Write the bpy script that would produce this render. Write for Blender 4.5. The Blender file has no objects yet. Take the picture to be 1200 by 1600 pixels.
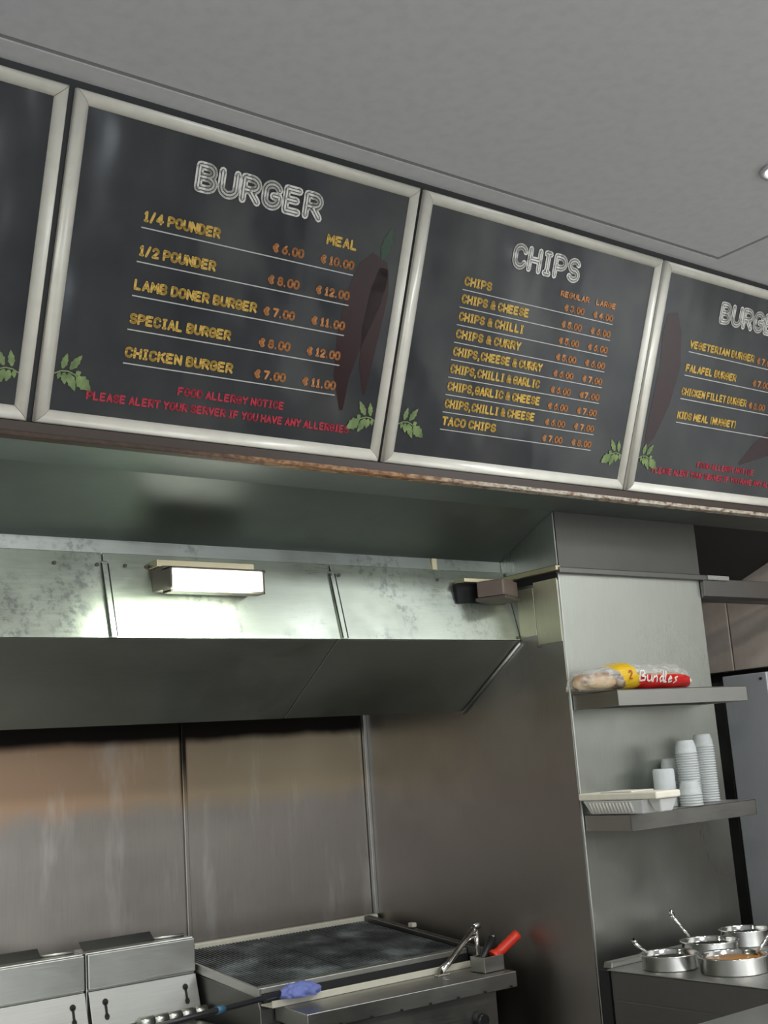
import bpy, bmesh, math, random
from mathutils import Vector, Matrix
random.seed(7)
C = bpy.context.scene.collection
SC = bpy.context.scene
PI = math.pi

# ------------------------------------------------------------------ camera
def look(yaw, pitch, roll):
    cy, sy, cp, sp = math.cos(yaw), math.sin(yaw), math.cos(pitch), math.sin(pitch)
    f = Vector((sy*cp, cy*cp, sp)); r0 = Vector((cy, -sy, 0)); u0 = r0.cross(f)
    r = r0*math.cos(roll) + u0*math.sin(roll); u = -r0*math.sin(roll) + u0*math.cos(roll)
    return Matrix((r, u, -f)).transposed()
cam = bpy.data.cameras.new('camera'); co = bpy.data.objects.new('camera', cam); C.objects.link(co)
cam.sensor_fit = 'AUTO'; cam.sensor_width = 36; cam.lens = 1900/1600*36
cam.clip_start = .02
co.matrix_world = Matrix.Translation((0, 0, 1.5)) @ look(math.radians(38.0), math.radians(11.65), math.radians(-4.11)).to_4x4()
SC.camera = co
# ------------------------------------------------------------------ light
SC.view_settings.view_transform = 'Standard'; SC.view_settings.look = 'None'
SC.view_settings.gamma = 1; SC.view_settings.use_curve_mapping = False
SC.view_settings.exposure = 0.12
W = bpy.data.worlds.new('world'); SC.world = W; W.use_nodes = True
W.node_tree.nodes['Background'].inputs[0].default_value = (.80, .90, 1.0, 1)
W.node_tree.nodes['Background'].inputs[1].default_value = 1.0

def area(name, loc, size, energy, col=(1, 1, 1), rot=(0, 0, 0), sy=None):
    l = bpy.data.lights.new(name, 'AREA'); l.energy = energy; l.color = col; l.size = size
    if sy: l.shape = 'RECTANGLE'; l.size_y = sy
    o = bpy.data.objects.new(name, l); o.location = loc; o.rotation_euler = rot; C.objects.link(o); return o
# daylight through the shop window behind the camera, and the ceiling panels over the customer side
area('window_daylight', (0.2, -2.93, 1.5), 3.4, 45, (.86, .94, 1.0), (math.radians(90), 0, 0), 1.7)
area('ceiling_panel_light', (-.6, -.6, 2.70), .6, 38, (1, .97, .92), sy=.6)
area('ceiling_panel_light', (1.6, -.6, 2.70), .6, 38, (1, .97, .92), sy=.6)
area('ceiling_panel_light', (2.9, .7, 2.695), .4, 16, (.95, .98, 1.0), sy=.4)

# ------------------------------------------------------------------ materials
def nmat(name):
    m = bpy.data.materials.new(name); m.use_nodes = True
    nt = m.node_tree; return m, nt, nt.nodes['Principled BSDF']
def coord(nt, scale=(1, 1, 1), kind='Object'):
    tc = nt.nodes.new('ShaderNodeTexCoord'); mp = nt.nodes.new('ShaderNodeMapping')
    mp.inputs['Scale'].default_value = scale
    nt.links.new(tc.outputs[kind], mp.inputs[0]); return mp.outputs[0]
def noise(nt, vec, scale, detail=3, rough=.5):
    n = nt.nodes.new('ShaderNodeTexNoise'); n.inputs['Scale'].default_value = scale
    n.inputs['Detail'].default_value = detail; n.inputs['Roughness'].default_value = rough
    nt.links.new(vec, n.inputs['Vector']); return n.outputs['Fac']
def ramp(nt, fac, stops):
    r = nt.nodes.new('ShaderNodeValToRGB'); e = r.color_ramp.elements
    while len(e) < len(stops): e.new(.5)
    for i, (p, c) in enumerate(stops):
        e[i].position = p; e[i].color = (c, c, c, 1) if not isinstance(c, tuple) else (*c, 1)
    nt.links.new(fac, r.inputs[0]); return r.outputs[0]
def mixc(nt, fac, a, b):
    m = nt.nodes.new('ShaderNodeMix'); m.data_type = 'RGBA'
    for s, v in ((0, fac), (6, a), (7, b)):
        if isinstance(v, (int, float)): m.inputs[s].default_value = v
        elif isinstance(v, tuple): m.inputs[s].default_value = (*v, 1)
        else: nt.links.new(v, m.inputs[s])
    return m.outputs[2]
def mrange(nt, val, a, b, c=0, d=1):
    m = nt.nodes.new('ShaderNodeMapRange'); nt.links.new(val, m.inputs[0])
    for i, v in enumerate((a, b, c, d)): m.inputs[1+i].default_value = v
    m.interpolation_type = 'SMOOTHSTEP'; return m.outputs[0]
def math_(nt, op, a, b=0):
    m = nt.nodes.new('ShaderNodeMath'); m.operation = op
    for i, v in enumerate((a, b)):
        if isinstance(v, (int, float)): m.inputs[i].default_value = v
        else: nt.links.new(v, m.inputs[i])
    return m.outputs[0]
def bump(nt, bs, h, strength, dist=.01):
    b = nt.nodes.new('ShaderNodeBump'); b.inputs['Strength'].default_value = strength; b.inputs['Distance'].default_value = dist
    nt.links.new(h, b.inputs['Height']); nt.links.new(b.outputs[0], bs.inputs['Normal'])
def bread():
    m, nt, b = nmat('bread_crust'); s = world_z(nt); n = noise(nt, coord(nt), 40, 4)
    zz = math_(nt, 'ADD', s.outputs[2], math_(nt, 'MULTIPLY', math_(nt, 'SUBTRACT', n, .5), .02))
    nt.links.new(mixc(nt, mrange(nt, zz, 1.655, 1.675), (.70, .50, .25), (.34, .16, .05)), b.inputs['Base Color']); b.inputs['Roughness'].default_value = .6; return m
def flat(name, col, rough=.5, metal=0, emit=None, spec=None):
    m, nt, b = nmat(name)
    b.inputs['Base Color'].default_value = (*col, 1); b.inputs['Roughness'].default_value = rough; b.inputs['Metallic'].default_value = metal
    if spec is not None: b.inputs['Specular IOR Level'].default_value = spec
    if emit:
        b.inputs['Emission Color'].default_value = (*emit[0], 1); b.inputs['Emission Strength'].default_value = emit[1]
    # a little wear so that no surface is perfectly even
    f = noise(nt, coord(nt), 35, 3)
    c = mixc(nt, mrange(nt, f, .35, .75, 0, .25), col, tuple(v*.72 for v in col)); nt.links.new(c, b.inputs['Base Color'])
    return m
def steel(name, col=(.52, .52, .50), rough=.36, grain=(3, 3, 90), smudge=.16, dirt=None, metal=1.0, bumpy=.0):
    """brushed sheet steel: grain stretched along one axis, greasy smudges in the gloss"""
    m, nt, b = nmat(name)
    g = noise(nt, coord(nt, grain), 6, 4, .6); s = noise(nt, coord(nt), 3.2, 4, .55); s2 = noise(nt, coord(nt), 14, 5, .6)
    c = mixc(nt, mrange(nt, g, .3, .7), tuple(v*.955 for v in col), tuple(min(1, v*1.03) for v in col))
    c = mixc(nt, mrange(nt, s2, .45, .8, 0, .22), c, tuple(v*.76 for v in col))
    if dirt: c = dirt(nt, c)
    nt.links.new(c, b.inputs['Base Color'])
    r = math_(nt, 'ADD', mrange(nt, s, .3, .7, rough-smudge/2, rough+smudge/2), mrange(nt, g, .3, .7, -.025, .025))
    nt.links.new(r, b.inputs['Roughness']); b.inputs['Metallic'].default_value = metal
    if bumpy:
        bump(nt, b, noise(nt, coord(nt), 2.2, 2), bumpy, .05)
    return m
def world_z(nt):
    tc = nt.nodes.new('ShaderNodeNewGeometry'); s = nt.nodes.new('ShaderNodeSeparateXYZ')
    nt.links.new(tc.outputs['Position'], s.inputs[0]); return s
def soot(nt, c):
    # baked-on brown grease on the upper third of the splashback, black soot along its top and seam; wiped streaks below
    s = world_z(nt); z = s.outputs[2]; x = s.outputs[0]
    n = noise(nt, coord(nt, (3, 3, 3)), 2.0, 4); st = noise(nt, coord(nt, (5, 1, 1.1)), 2.2, 4, .6)
    zz = math_(nt, 'ADD', z, math_(nt, 'MULTIPLY', math_(nt, 'SUBTRACT', n, .5), .10))
    c = mixc(nt, mrange(nt, zz, 1.39, 1.46, 0, .80), c, mixc(nt, mrange(nt, x, 1.2, 1.9), (.54, .335, .20), (.47, .38, .25)))
    c = mixc(nt, mrange(nt, st, .52, .78, 0, .42), c, (.78, .75, .72))
    dx = math_(nt, 'ABSOLUTE', math_(nt, 'SUBTRACT', x, 1.643))
    seam = math_(nt, 'MULTIPLY', mrange(nt, dx, .004, .016, 1, 0), mrange(nt, zz, 1.38, 1.56, 0, 1))
    c = mixc(nt, seam, c, (.03, .025, .022))
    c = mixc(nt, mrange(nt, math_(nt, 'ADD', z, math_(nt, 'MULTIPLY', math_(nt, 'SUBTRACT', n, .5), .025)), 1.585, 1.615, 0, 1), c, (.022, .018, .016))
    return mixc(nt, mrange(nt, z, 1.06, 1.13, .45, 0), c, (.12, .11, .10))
def greasy(nt, c):  # browner and darker towards the bottom
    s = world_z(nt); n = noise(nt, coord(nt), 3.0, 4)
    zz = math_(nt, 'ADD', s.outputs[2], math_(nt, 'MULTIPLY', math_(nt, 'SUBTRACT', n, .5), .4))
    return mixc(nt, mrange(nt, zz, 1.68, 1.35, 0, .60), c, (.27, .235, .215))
def speckle(nt, c):
    n = noise(nt, coord(nt), 55, 5, .7); n2 = noise(nt, coord(nt), 5, 2)
    f = math_(nt, 'MULTIPLY', mrange(nt, n, .46, .64), mrange(nt, n2, .45, .60))
    return mixc(nt, math_(nt, 'MULTIPLY', f, .70), c, (.25, .27, .27))

M = {}
M['steel'] = steel('brushed_steel')
M['steel_v'] = steel('vertical_brushed_steel', (.53, .525, .50), .40, (60, 60, 2))
M['splash'] = steel('grease_stained_steel', (.40, .365, .335), .44, (70, 70, 1.5), .12, soot)
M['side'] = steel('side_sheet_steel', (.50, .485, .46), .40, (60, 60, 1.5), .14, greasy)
M['pillar'] = steel('pillar_sheet_steel', (.50, .515, .475), .34, (60, 60, 1.5), .14, None, 1, .08)
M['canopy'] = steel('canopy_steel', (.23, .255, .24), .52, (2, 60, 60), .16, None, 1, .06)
M['baffle'] = steel('baffle_steel', (.54, .59, .51), .38, (3, 60, 60), .24, speckle, .88)
M['lip'] = steel('lip_steel', (.50, .54, .52), .40, (3, 60, 60), .2, speckle)
M['lamp_glow'] = steel('lamp_glow_steel', (.72, .71, .54), .40, (60, 60, 2), .14, None, .85)  # pale yellow tone paints the hood lamp's glow into these sheets
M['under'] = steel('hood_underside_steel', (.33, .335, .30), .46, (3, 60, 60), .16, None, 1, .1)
M['shade_plate'] = steel('shade_plate_steel', (.15, .147, .14), .5, (60, 60, 2))
M['dark_steel'] = steel('dark_steel', (.19, .185, .18), .42)
M['fryer'] = steel('fryer_steel', (.56, .56, .53), .36, (2, 60, 60))
M['fryer_low'] = steel('worn_fryer_steel', (.40, .40, .38), .42, (2, 60, 60), .16)
M['bright'] = steel('polished_steel', (.72, .71, .69), .14, (40, 40, 2), .08)
M['worktop'] = steel('worktop_steel', (.42, .415, .39), .38)
M['black'] = flat('black_void', (.012, .012, .013), .8)
M['recess_black'] = flat('recess_shade', (.016, .016, .017), .55)  # black that paints shade into recesses and gaps
M['ceiling'] = flat('ceiling_paint', (.63, .63, .645), .65)
M['ceiling_border'] = flat('ceiling_border_paint', (.62, .62, .63), .6)
M['groove'] = flat('groove_shade_grey', (.30, .30, .30), .7)
M['wall_light'] = flat('light_wall_paint', (.78, .78, .74), .7)
M['reflect_dark'] = flat('added_dark_boarding', (.10, .085, .075), .5)
M['wall'] = flat('wall_paint', (.50, .49, .47), .7)
M['floor'] = flat('floor_tile', (.42, .41, .39), .4)
M['frame_alu'] = flat('champagne_aluminium', (.80, .765, .67), .34, .1)
M['yellow_lip'] = steel('greasy_yellow_steel', (.60, .55, .38), .4)
M['cream'] = flat('cream_enamel', (.56, .53, .44), .4)
M['lamp_body'] = flat('bronze_plastic', (.10, .085, .07), .5)
M['lamp_off'] = flat('unlit_diffuser', (.19, .145, .12), .35)
M['lamp_on'] = flat('lit_diffuser', (.9, .9, .85), .4, 0, ((1.0, .98, .86), 9.0))
M['downlight'] = flat('lit_downlight', (.9, .9, .9), .4, 0, ((.86, .93, 1.0), 16.0))
M['red'] = flat('red_plastic', (.72, .045, .02), .35)
M['blackpl'] = flat('black_plastic', (.018, .018, .02), .35)
M['blue_tape'] = flat('blue_tape', (.04, .12, .20), .4)
M['blue'] = flat('blue_cloth', (.15, .18, .46), .75)
M['sauce'] = flat('curry_sauce', (.48, .20, .035), .3)
M['board_box'] = flat('moulded_fibre', (.83, .78, .66), .7)
M['board_base'] = flat('white_foam', (.66, .66, .65), .6)
M['clad'] = flat('beige_wall_panel', (.78, .66, .56), .3)
M['seam'] = flat('dark_seam', (.10, .095, .085), .6)
M['bread'] = bread()
M['white_print'] = flat('white_ink', (.74, .72, .66), .5)
M['dark_print'] = flat('charcoal_ink', (.055, .057, .06), .4)
M['yellow_print'] = flat('yellow_ink', (.68, .43, .08), .5)
M['orange_print'] = flat('orange_ink', (.62, .25, .075), .5)
M['red_print'] = flat('red_ink', (.50, .028, .055), .5)
M['rule_print'] = flat('grey_ink', (.52, .51, .49), .5)
M['chili_print'] = flat('maroon_ink', (.034, .016, .018), .2)
M['leaf_dark'] = flat('leaf_stem_ink', (.24, .30, .12), .5)
def leafmat():
    m, nt, b = nmat('leaf_ink')
    c = ramp(nt, noise(nt, coord(nt), 45, 3), [(.3, (.09, .145, .05)), (.7, (.24, .32, .12))])
    nt.links.new(c, b.inputs['Base Color']); b.inputs['Roughness'].default_value = .5; return m
M['leaf'] = leafmat()
def postermat():
    m, nt, b = nmat('wrinkled_black_vinyl')
    v = coord(nt)
    c = ramp(nt, noise(nt, v, 5, 4), [(.30, (.027, .030, .035)), (.72, (.060, .060, .060))])
    nt.links.new(c, b.inputs['Base Color']); b.inputs['Roughness'].default_value = .16
    b.inputs['Specular IOR Level'].default_value = .45
    h = math_(nt, 'ADD', noise(nt, coord(nt, (2.2, 2.0, 1.6)), 1.5, 1.5), math_(nt, 'MULTIPLY', noise(nt, coord(nt, (6, 4, 3.0)), 1.6, 1), .16))
    bump(nt, b, h, .6, .06); return m
M['poster'] = postermat()
def rustmat():
    m, nt, b = nmat('rusty_angle_iron')
    s = world_z(nt); n = noise(nt, coord(nt, (14, 30, 30)), 3, 5, .65); n2 = noise(nt, coord(nt, (3, 3, 3)), 2, 3)
    c = ramp(nt, n, [(.30, (.05, .025, .012)), (.46, (.20, .085, .035)), (.60, (.42, .24, .11)), (.78, (.58, .48, .33))])
    c = mixc(nt, math_(nt, 'MULTIPLY', mrange(nt, s.outputs[0], 1.6, 2.0), mrange(nt, n, .34, .60)), c, (.50, .47, .39))
    c = mixc(nt, mrange(nt, s.outputs[0], 1.40, 1.05, 0, .92), c, (.035, .022, .016))
    nt.links.new(c, b.inputs['Base Color']); b.inputs['Roughness'].default_value = .65; return m
M['rust'] = rustmat()
def cupmat():
    m, nt, b = nmat('frosted_plastic'); b.inputs['Base Color'].default_value = (.80, .83, .82, 1); b.inputs['Roughness'].default_value = .3
    b.inputs['Transmission Weight'].default_value = .35; b.inputs['IOR'].default_value = 1.2
    b.inputs['Alpha'].default_value = .82
    f = noise(nt, coord(nt), 60, 2); nt.links.new(mixc(nt, f, (.76, .80, .79), (.86, .88, .87)), b.inputs['Base Color']); return m
M['cup'] = cupmat()
def filmmat():
    m, nt, b = nmat('clear_bag_film'); b.inputs['Base Color'].default_value = (.9, .88, .82, 1); b.inputs['Roughness'].default_value = .12
    a = mrange(nt, noise(nt, coord(nt, (30, 60, 60)), 1.5, 4), .40, .78, .14, .50); nt.links.new(a, b.inputs['Alpha'])
    bump(nt, b, noise(nt, coord(nt, (25, 60, 60)), 1.2, 4), .6, .01); return m
M['film'] = filmmat()
def bagprint(name, col):
    m, nt, b = nmat(name); n = noise(nt, coord(nt, (22, 50, 50)), 1.2, 4)
    nt.links.new(mixc(nt, n, tuple(v*.75 for v in col), col), b.inputs['Base Color']); b.inputs['Roughness'].default_value = .25
    bump(nt, b, n, .5, .008); return m
M['bag_yellow'] = bagprint('yellow_bag_print', (.80, .50, .02)); M['bag_red'] = bagprint('red_bag_print', (.72, .025, .02))
def gratemat():
    m, nt, b = nmat('cast_iron_grate')
    n = noise(nt, coord(nt, (4, 4, 4)), 2.4, 4)
    nt.links.new(ramp(nt, n, [(.36, (.016, .019, .022)), (.55, (.075, .085, .092)), (.72, (.22, .25, .26))]), b.inputs['Base Color'])
    b.inputs['Roughness'].default_value = .45; return m
M['grate'] = gratemat()

# ------------------------------------------------------------------ mesh builder
class MB:
    def __init__(s): s.v = []; s.f = []; s.sm = []
    def add(s, vs, fs, smooth=False):
        o = len(s.v); s.v += [tuple(p) for p in vs]; s.f += [tuple(i+o for i in f) for f in fs]; s.sm += [smooth]*len(fs); return s
    def box(s, x0, x1, y0, y1, z0, z1):
        return s.add([(x, y, z) for z in (z0, z1) for y in (y0, y1) for x in (x0, x1)],
                     [(0, 2, 3, 1), (4, 5, 7, 6), (0, 1, 5, 4), (2, 6, 7, 3), (0, 4, 6, 2), (1, 3, 7, 5)])
    def prism_x(s, prof, x0, x1, x0b=None, x1b=None):
        n = len(prof)
        a = [(x0, y, z) for y, z in prof]; b = [(x1, y, z) for y, z in prof]
        return s.add(a+b, [tuple(range(n-1, -1, -1)), tuple(range(n, 2*n))] + [(i, (i+1) % n, n+(i+1) % n, n+i) for i in range(n)])
    def prism_z(s, poly, z0, z1):
        n = len(poly)
        zt = z1 if isinstance(z1, (list, tuple)) else [z1]*n
        zb = z0 if isinstance(z0, (list, tuple)) else [z0]*n
        a = [(x, y, zb[i]) for i, (x, y) in enumerate(poly)]; b = [(x, y, zt[i]) for i, (x, y) in enumerate(poly)]
        return s.add(a+b, [tuple(range(n-1, -1, -1)), tuple(range(n, 2*n))] + [(i, (i+1) % n, n+(i+1) % n, n+i) for i in range(n)])
    def tube(s, pts, rad, n=12, caps=True):
        pts = [Vector(p) for p in pts]; R = rad if isinstance(rad, (list, tuple)) else [rad]*len(pts)
        vs = []; up = None
        for i, p in enumerate(pts):
            d = (pts[min(i+1, len(pts)-1)]-pts[max(i-1, 0)]).normalized()
            if up is None:
                up = Vector((0, 0, 1)) if abs(d.z) < .9 else Vector((1, 0, 0))
            a = d.cross(up).normalized(); b = a.cross(d).normalized(); up = b
            vs += [p + (a*math.cos(2*PI*k/n)+b*math.sin(2*PI*k/n))*R[i] for k in range(n)]
        fs = [(i*n+k, i*n+(k+1) % n, (i+1)*n+(k+1) % n, (i+1)*n+k) for i in range(len(pts)-1) for k in range(n)]
        s.add(vs, fs, True)
        if caps:
            o = len(s.v)-len(vs); m = len(pts)-1
            s.f += [tuple(o+k for k in range(n-1, -1, -1)), tuple(o+m*n+k for k in range(n))]; s.sm += [False]*2
        return s
    def lathe(s, prof, c, n=32, smooth=True):
        vs = [(c[0]+r*math.cos(2*PI*k/n), c[1]+r*math.sin(2*PI*k/n), c[2]+z) for r, z in prof for k in range(n)]
        fs = [(i*n+k, i*n+(k+1) % n, (i+1)*n+(k+1) % n, (i+1)*n+k) for i in range(len(prof)-1) for k in range(n)]
        s.add(vs, fs, smooth)
        o = len(s.v)-len(vs); m = len(prof)-1
        if prof[0][0] > 1e-5: s.f.append(tuple(o+k for k in range(n-1, -1, -1))); s.sm.append(False)
        if prof[-1][0] > 1e-5: s.f.append(tuple(o+m*n+k for k in range(n))); s.sm.append(False)
        return s
    def build(s, name, mat, parent=None, bev=0, seg=2, base=None):
        me = bpy.data.meshes.new(name)
        root = parent
        while root is not None and root.parent is not None: root = root.parent
        b = Vector(root.location) if root is not None else Vector(base or (0, 0, 0))
        me.from_pydata([tuple(Vector(p)-b) for p in s.v], [], s.f)
        for p, f in zip(me.polygons, s.sm): p.use_smooth = f
        bm = bmesh.new(); bm.from_mesh(me)
        bmesh.ops.recalc_face_normals(bm, faces=bm.faces); bm.to_mesh(me); bm.free()
        me.update(); me.materials.append(mat)
        o = bpy.data.objects.new(name, me); C.objects.link(o)
        if parent is not None: o.parent = parent
        elif base: o.location = base
        if bev:
            m = o.modifiers.new('bevel', 'BEVEL'); m.width = bev; m.segments = seg; m.limit_method = 'ANGLE'; m.angle_limit = math.radians(40)
        return o
def thing(name, label, cat, loc=(0, 0, 0), group=None):
    o = bpy.data.objects.new(name, None); C.objects.link(o); o.location = loc; o.empty_display_size = .05
    o['label'] = label; o['category'] = cat
    if group: o['group'] = group
    return o
def tag(o, label, cat, group=None):
    o['label'] = label; o['category'] = cat
    if group: o['group'] = group
    return o
def struct(o): o['kind'] = 'structure'; return o
def copy_thing(root, loc, label, group=None, rotz=0):
    r = root.copy(); C.objects.link(r); r.location = loc; r['label'] = label; r.rotation_euler = (0, 0, rotz)
    if group: r['group'] = group
    for ch in list(root.children):
        c = ch.copy(); C.objects.link(c); c.parent = r
        for g in list(ch.children):
            d = g.copy(); C.objects.link(d); d.parent = c
    return r

# ------------------------------------------------------------------ the room
struct(MB().box(-2.2, 3.6, -3.1, 3.2, -.06, 0).build('floor', M['floor']))
cz, sz = 2.735, 2.714             # ceiling field and the lowered border beside the menu boards
struct(MB().prism_z([(-2.2, -3.1), (3.6, -3.1), (3.6, 3.2), (-2.2, 3.2)], cz, cz+.05).build('ceiling', M['ceiling']))
struct(MB().prism_z([(-2.2, 1.763), (2.544, 1.780), (2.558, -3.0), (3.5, -3.0), (3.5, 3.1), (-2.2, 3.1)], sz, cz-.0005).build('trim_1', M['ceiling_border']))
struct(MB().prism_z([(-2.2, -3.0), (2.545, -3.0), (2.531, 1.766), (-2.2, 1.750)], sz, cz-.0005).build('trim_4', M['ceiling']))
struct(MB().prism_z([(-2.2, 1.750), (2.531, 1.766), (2.545, -3.0), (2.558, -3.0), (2.544, 1.780), (-2.2, 1.763)], sz+.0025, cz-.0005).build('groove_shade', M['groove']))  # grey strip painted as the shadow in the ceiling groove
struct(MB().box(-2.2, 3.6, 3.11, 3.2, 0, cz).build('wall_back', M['wall']))
struct(MB().box(3.5, 3.6, -3.1, 3.11, 0, cz).build('wall_right', M['wall_light']))
struct(MB().box(3.47, 3.499, -3.0, 3.10, 0, 1.45).build('added_dado', M['reflect_dark'], None, .004))  # unseen dark boarding added to darken the pillar's lower reflection
struct(MB().box(3.485, 3.499, 1.8, 3.10, 1.47, 1.80).build('gap_shade', M['black']))  # black strip painted as the shade below the cladding panels
struct(MB().box(-2.3, -2.2, -3.1, 3.2, 0, cz).build('wall_left', M['wall']))
w = MB(); w.box(-2.2, -1.6, -3.1, -3.0, 0, cz); w.box(2.0, 3.5, -3.1, -3.0, 0, cz); w.box(-1.6, 2.0, -3.1, -3.0, 0, .6); w.box(-1.6, 2.0, -3.1, -3.0, 2.4, cz)
struct(w.build('wall_front', M['wall']))
# steel-clad pillar that closes the cooking alcove on the right
X1 = 2.277
struct(MB().box(X1, 2.852, 2.2, 3.11, 0, 2.116).build('wall_pillar', M['pillar'], None, .003, 2))
# fascia behind the menu boards
T = math.radians(21.5); ST, CT = math.sin(T), math.cos(T)
BO = Vector((.808, 2.04, 2.146))
def bw(u, v, w_=0): return BO + Vector((u, 0, 0)) + Vector((0, -ST, CT))*v + Vector((0, -CT, -ST))*w_
def fpt(v, w_): p = bw(0, v, w_); return (p.y, p.z)
struct(MB().prism_x([fpt(-.028, -.0085), fpt(.620, -.0085), fpt(.620, -.03), fpt(-.028, -.03)], -2.2, 3.5).build('wall_fascia', M['recess_black']))  # black backing paints the shade in the gaps around the boards

# ------------------------------------------------------------------ extractor hood
hood = thing('extractor_hood', 'long stainless extractor hood with bright baffle panels over the grill', 'extractor hood', (1.2, 2.4, 1.63))
XL = -.6
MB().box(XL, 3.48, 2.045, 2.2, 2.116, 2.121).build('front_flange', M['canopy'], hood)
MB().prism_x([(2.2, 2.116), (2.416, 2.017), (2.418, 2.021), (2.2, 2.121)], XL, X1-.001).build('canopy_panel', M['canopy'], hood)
MB().prism_x([(2.2, 2.116), (2.60, 1.97), (2.60, 1.975), (2.2, 2.121)], 2.854, 3.43).build('canopy_panel', M['recess_black'], hood)  # blackened to paint the shaded recess right of the pillar
lip = MB().prism_x([(2.416, 2.017), (2.411, 1.969), (2.417, 1.969), (2.421, 2.019)], XL, X1-.001).build('lip', M['lip'], hood)
MB().box(2.03, 2.045, 2.4085, 2.4135, 1.971, 2.016).build('patch_strip', M['yellow_lip'], lip)
def bpt(z, off=0):                # point on the leaning baffle face, off = towards the room
    y = 2.356 + (z-1.796)*.044/.179; return (y-off*.97, z-off*.24)
def sheet(z0, z1, o0, o1): return [bpt(z0, o0), bpt(z1, o0), bpt(z1, o1), bpt(z0, o1)]
for x0, x1 in ((.02, .498), (.502, 1.098), (1.102, 1.692), (1.697, 2.272)):
    MB().prism_x(sheet(1.796, 1.985, 0, -.004), x0, x1).build('baffle_panel', M['baffle'], hood, .001)
for xs in (.5, 1.104, 1.697):
    j = MB().prism_x(sheet(1.797, 1.967, .006, -.001), xs-.009, xs+.005).build('joint_strip', M['baffle'], hood, .002)
    MB().prism_x(sheet(1.80, 1.962, .0066, .004), xs+.0035, xs+.0062).build('joint_gap', M['black'], j)
    MB().prism_x(sheet(1.80, 1.962, .0066, .004), xs-.0105, xs-.0085).build('joint_gap', M['black'], j)
for x0, x1 in ((-.4, 1.674), (1.6765, 2.2715)):
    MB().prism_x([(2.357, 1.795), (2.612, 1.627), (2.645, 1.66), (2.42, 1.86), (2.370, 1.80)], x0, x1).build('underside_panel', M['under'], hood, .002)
MB().tube([(2.2685, 2.355, 1.789), (2.2685, 2.612, 1.622)], .0045, 10).build('edge_bead', M['steel'], hood)
for x in (.99, 1.085, 1.15, 1.20, 1.36, 1.50, 1.69, 1.716, 2.03):
    p = bpt(1.958, .003)
    MB().lathe([(0, -.004), (.0035, -.003), (.0045, 0), (.0035, .003), (0, .004)], (x, p[0], p[1]), 10).build('rivet', M['lamp_body'], hood)
p = bpt(1.803, .003); MB().lathe([(0, -.004), (.004, -.003), (.005, 0), (.004, .003), (0, .004)], (2.262, p[0], p[1]), 10).build('rivet', M['lamp_body'], hood)
MB().box(2.279, 2.8515, 2.1955, 2.1995, 1.967, 2.1155).build('shade_plate', M['shade_plate'], hood)  # darker tone paints the shade under the boards into this plate
# rim that runs along the side sheet, round the pillar and on to the right
MB().box(2.258, 2.2765, 2.188, 2.412, 1.957, 1.971).build('rim', M['yellow_lip'], hood, .002)
MB().box(2.268, 2.96, 2.184, 2.1995, 1.950, 1.966).build('rim', M['dark_steel'], hood, .002)
MB().box(2.868, 2.965, 2.180, 2.1835, 1.952, 1.964).build('rim_clip', M['steel'], hood)
MB().prism_x([(2.186, 1.956), (2.19, 1.905), (2.20, 1.898), (2.26, 1.898), (2.26, 1.956)], 2.8535, 3.43).build('rim', M['dark_steel'], hood, .002)

# lower trim under the boards
tr = thing('angle_trim', 'rusty angle iron strip running below the menu boards', 'trim', (1.2, 2.04, 2.116))
MB().box(-1.5, 3.48, 2.032, 2.043, 2.122, 2.142).build('back_strip', flat('dark_brown_metal', (.045, .028, .02), .5), tr)
MB().box(-1.5, 3.48, 2.018, 2.044, 2.1105, 2.1205).build('angle', M['rust'], tr, .002)

# side sheets on the pillar's alcove face
sd = thing('side_sheet', 'tall steel sheet lining the right side of the alcove', 'steel panel', (2.276, 2.6, 0))
MB().box(2.2735, 2.2765, 2.203, 3.088, 0.02, 1.935).build('sheet', M['side'], sd)
MB().box(2.2742, 2.2766, 2.204, 2.37, 1.9355, 1.9565).build('rim_shadow', M['black'], sd)  # black strip painted as the shadow under the rim
MB().box(2.271, 2.2733, 2.203, 2.290, 1.775, 1.94).build('patch_sheet', M['lamp_glow'], sd, .0008)
MB().box(2.2712, 2.2733, 2.293, 2.355, 1.80, 1.928).build('patch_sheet', M['lamp_glow'], sd, .0008)
MB().lathe([(0, -.004), (.004, -.003), (.005, 0), (.004, .003), (0, .004)], (2.271, 2.288, 1.772), 10).build('rivet', M['lamp_body'], sd)
MB().box(2.262, 2.2733, 3.074, 3.088, 1.06, 1.66).build('corner_strip', M['steel_v'], sd, .001)

# splashback
def splash(x0, x1, label):
    t = thing('splashback_panel', label, 'splashback', ((x0+x1)/2, 3.1, .9))
    MB().box(x0, x1, 3.09, 3.108, .9, 1.66).build('sheet', M['splash'], t, .002)
splash(-.3, 1.6405, 'wide grease-stained steel splashback panel behind the fryers')
splash(1.6455, 2.262, 'brown-stained steel splashback panel behind the char grill')
tag(MB().box(1.6365, 1.6495, 3.083, 3.0895, 1.06, 1.655).build('seam_strip', M['splash'], None, .002, 2, (1.643, 3.087, 1.06)), 'narrow sooty steel strip covering the joint between the two splashback panels', 'joint strip')

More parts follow.
